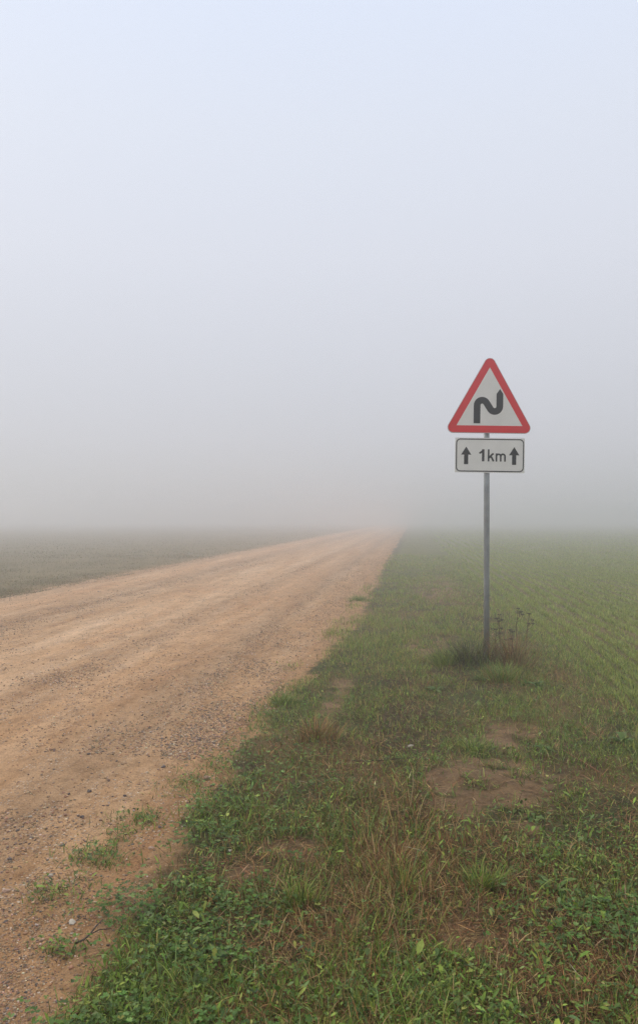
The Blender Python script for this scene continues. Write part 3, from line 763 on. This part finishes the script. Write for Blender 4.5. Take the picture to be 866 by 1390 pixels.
# second arc runs counter-clockwise from (td-90deg) to 0
a0 = td-math.pi/2
path = [(330.5, 608), (330.5, 530)]+arc(C1, math.pi, td+math.pi/2)+arc(C2, a0 if a0 < -math.pi/2 else a0, 0)+[(505.5, 430), (505.5, 379)]
pth = [Ut(u, v, 0) for u, v in path]
bm = ribbon(pth, px2(52), YF-.0036, YF-.0024)
hd = ccw([Ut(480, 379.5, 0), Ut(531, 379.5, 0), Ut(506, 341, 0)])
hb = prism(hd, YF-.0035, YF-.0024); tmp = bpy.data.meshes.new('t'); hb.to_mesh(tmp); hb.free(); bm.from_mesh(tmp); bpy.data.meshes.remove(tmp)
from_bm('bend_arrow_symbol', bm, M_black, tri)
# lower plate
low = empty('distance_plate', (0, 0, 0)); low.parent = sign
x0, zt = U(161, 722); x1, zb = U(701, 993)
def rrect(x0, x1, z0, z1, r, k=8): return rounded2([(x0+r, z0+r), (x1-r, z0+r), (x1-r, z1-r), (x0+r, z1-r)], r, k)
from_bm('white_face', prism(rrect(x0, x1, zb, zt, .008), YF, YF+.004), M_white, low)
m_ = px2(7); bw = px2(8); rc = px2(34)
from_bm('black_border', ring(rrect(x0+m_, x1-m_, zb+m_, zt-m_, rc), rrect(x0+m_+bw, x1-m_-bw, zb+m_+bw, zt-m_-bw, rc-bw), YF-.0012, YF-.0002), M_black, low)
def arrow(uc, vt):
    v = lambda a, b: U(a, b)
    P = [v(uc, vt), v(uc-40, vt+64), v(uc-16, vt+63), v(uc-16, vt+138), v(uc+16, vt+138), v(uc+16, vt+63), v(uc+40, vt+64)]
    from_bm('arrow_symbol', prism(ccw(P), YF-.0012, YF-.0002), M_black, low)
arrow(247, 791); arrow(619, 791)
# 1km
def glyph(name, strokes):
    bm = bmesh.new(); yy = YF-.0012
    for k, (P, w) in enumerate(strokes):
        b = ribbon([U(*p) for p in P], px2(w), yy-.0001*k, YF-.0002); t = bpy.data.meshes.new('t'); b.to_mesh(t); b.free(); bm.from_mesh(t); bpy.data.meshes.remove(t)
    from_bm(name, bm, M_black, low)
B = 905
glyph('digit_one', [([(379, 811), (379, B)], 19), ([(378, 820), (365, 833), (349, 842)], 14)])
glyph('letter_k', [([(421, 811), (421, B)], 13), ([(458, 843), (440, 859), (425, 877)], 14), ([(437, 863), (448, 880), (460, B-1)], 14)])
def arch(x0, x1, yt, yb): 
    c = (x0+x1)/2; r = (x1-x0)/2
    return [(x0, yt+r+8)]+[(c-r*math.cos(math.pi*i/10), yt+r-r*math.sin(math.pi*i/10)) for i in range(11)]+[(x1, yb)]
glyph('letter_m', [([(482, 842), (482, B)], 13), (arch(482, 515, 848, B), 13), (arch(515, 548, 848, B), 13)])
# clamps behind both plates with bolts
for vz, par in ((560, tri), (660, tri), (760, low), (950, low)):
    z = U(0, vz)[1]
    o_ = [(PR+.0045)*math.cos(2*math.pi*i/24) for i in range(24)]
    bm = bmesh.new(); rng_o = [((PR+.005)*math.cos(t), (PR+.005)*math.sin(t)) for t in [2*math.pi*i/24 for i in range(24)]]
    rng_i = [((PR+.0006)*math.cos(t), (PR+.0006)*math.sin(t)) for t in [2*math.pi*i/24 for i in range(24)]]
    bmr = ring(rng_o, rng_i, -.015, .015); bmesh.ops.rotate(bmr, verts=bmr.verts, cent=(0, 0, 0), matrix=Matrix.Rotation(math.pi/2, 3, 'X'))
    bmesh.ops.create_cube(bmr, size=1, matrix=Matrix.Translation((0, (YF+.004-PR)/2-.001, 0)) @ Matrix.Diagonal((.14, abs(YF+.004+PR)+.002, .028, 1)))
    bmesh.ops.translate(bmr, verts=bmr.verts, vec=(0, 0, z))
    cl = from_bm('clamp', bmr, M_galv, par)
    bm = bmesh.new(); bmesh.ops.create_cone(bm, segments=6, radius1=.008, radius2=.008, depth=.012, cap_ends=True, matrix=Matrix.Translation((0, PR+.010, z)) @ Matrix.Rotation(math.pi/2, 4, 'X'))
    if par is low or True: from_bm('bolt', bm, M_rust, par)
for e_, v in ((tri, 560), (low, 860)):
    zc = U(0, v)[1]; Mx = Matrix.Translation((0, 0, zc)) @ Matrix.Rotation(TILT, 4, 'Y') @ Matrix.Translation((0, 0, -zc))
    e_.matrix_local = Mx

# ------------------------------------------------------------------ haze
bm = bmesh.new(); bmesh.ops.create_cube(bm, size=1)
bmesh.ops.scale(bm, verts=bm.verts, vec=(3300, 3300, 5.8)); bmesh.ops.translate(bm, verts=bm.verts, vec=(0, 0, 1.7))
hm = bpy.data.materials.new('haze'); hm.use_nodes = True; nt = hm.node_tree; nt.nodes.clear()
out = nt.nodes.new('ShaderNodeOutputMaterial'); pv = nt.nodes.new('ShaderNodeVolumePrincipled')
pv.inputs['Color'].default_value = (.965, .972, .99, 1); pv.inputs['Density'].default_value = .016; pv.inputs['Anisotropy'].default_value = .78
nt.links.new(pv.outputs[0], out.inputs['Volume'])
hz = from_bm('haze', bm, hm); tag(hz, 'pale morning fog lying over road and fields', 'fog', kind='stuff')

# ------------------------------------------------------------------ light
w = bpy.data.worlds.new('World'); sc.world = w; w.use_nodes = True; nt = w.node_tree; nt.nodes.clear()
out = nt.nodes.new('ShaderNodeOutputWorld'); bg = nt.nodes.new('ShaderNodeBackground'); bg.inputs['Strength'].default_value = .1
sky = nt.nodes.new('ShaderNodeTexSky'); sky.sky_type = 'NISHITA'; sky.sun_disc = False
SEL, SAZ = R(38), R(-60)
sky.sun_elevation = SEL; sky.sun_rotation = SAZ
tc = nt.nodes.new('ShaderNodeTexCoord'); sp = nt.nodes.new('ShaderNodeSeparateXYZ'); nt.links.new(tc.outputs['Generated'], sp.inputs[0])
SKY = [(0, (.52, .525, .555)), (.04, (.555, .56, .59)), (.10, (.62, .625, .67)), (.20, (.68, .695, .755)), (.32, (.745, .77, .85)), (.45, (.77, .815, .92)), (.56, (.77, .84, .99)), (.75, (1.2, 1.2, 1.17)), (1, (1.6, 1.52, 1.36))]
cr = ramp(nt, sp.outputs['Z'], [(p, tuple(v/1.6 for v in c)) for p, c in SKY])
vm = nt.nodes.new('ShaderNodeVectorMath'); vm.operation = 'SCALE'; nt.links.new(cr, vm.inputs[0]); vm.inputs['Scale'].default_value = 16
mx = mixc(nt, .06, vm.outputs[0], sky.outputs[0]); nt.links.new(mx, bg.inputs['Color']); nt.links.new(bg.outputs[0], out.inputs['Surface'])
sd = bpy.data.lights.new('sun', 'SUN'); sd.energy = .9; sd.angle = R(40); sd.color = (1, .93, .82)
so = bpy.data.objects.new('sun', sd); col.objects.link(so); so.rotation_euler = (R(90)-SEL, 0, -SAZ+math.pi)
so.location = (0, 0, 30)

# ------------------------------------------------------------------ camera
cd = bpy.data.cameras.new('camera'); cam = bpy.data.objects.new('camera', cd); col.objects.link(cam); sc.camera = cam
cam.location = (0, 0, CAM_H); cam.rotation_euler = (R(90), 0, YAW)
cd.sensor_fit = 'VERTICAL'; cd.sensor_height = 36; cd.lens = FPX/1390*36; cd.shift_y = 9/1390; cd.clip_end = 5000; cd.clip_start = .05
sc.view_settings.view_transform = 'Standard'; sc.view_settings.look = 'None'; sc.view_settings.gamma = 1; sc.view_settings.exposure = 0
sc.view_settings.use_curve_mapping = False
sc.cycles.volume_bounces = 2; sc.cycles.max_bounces = 8; sc.cycles.transparent_max_bounces = 4

sc.cycles.use_denoising = True; sc.cycles.denoising_input_passes = 'RGB_ALBEDO_NORMAL'; sc.cycles.denoising_prefilter = 'NONE'
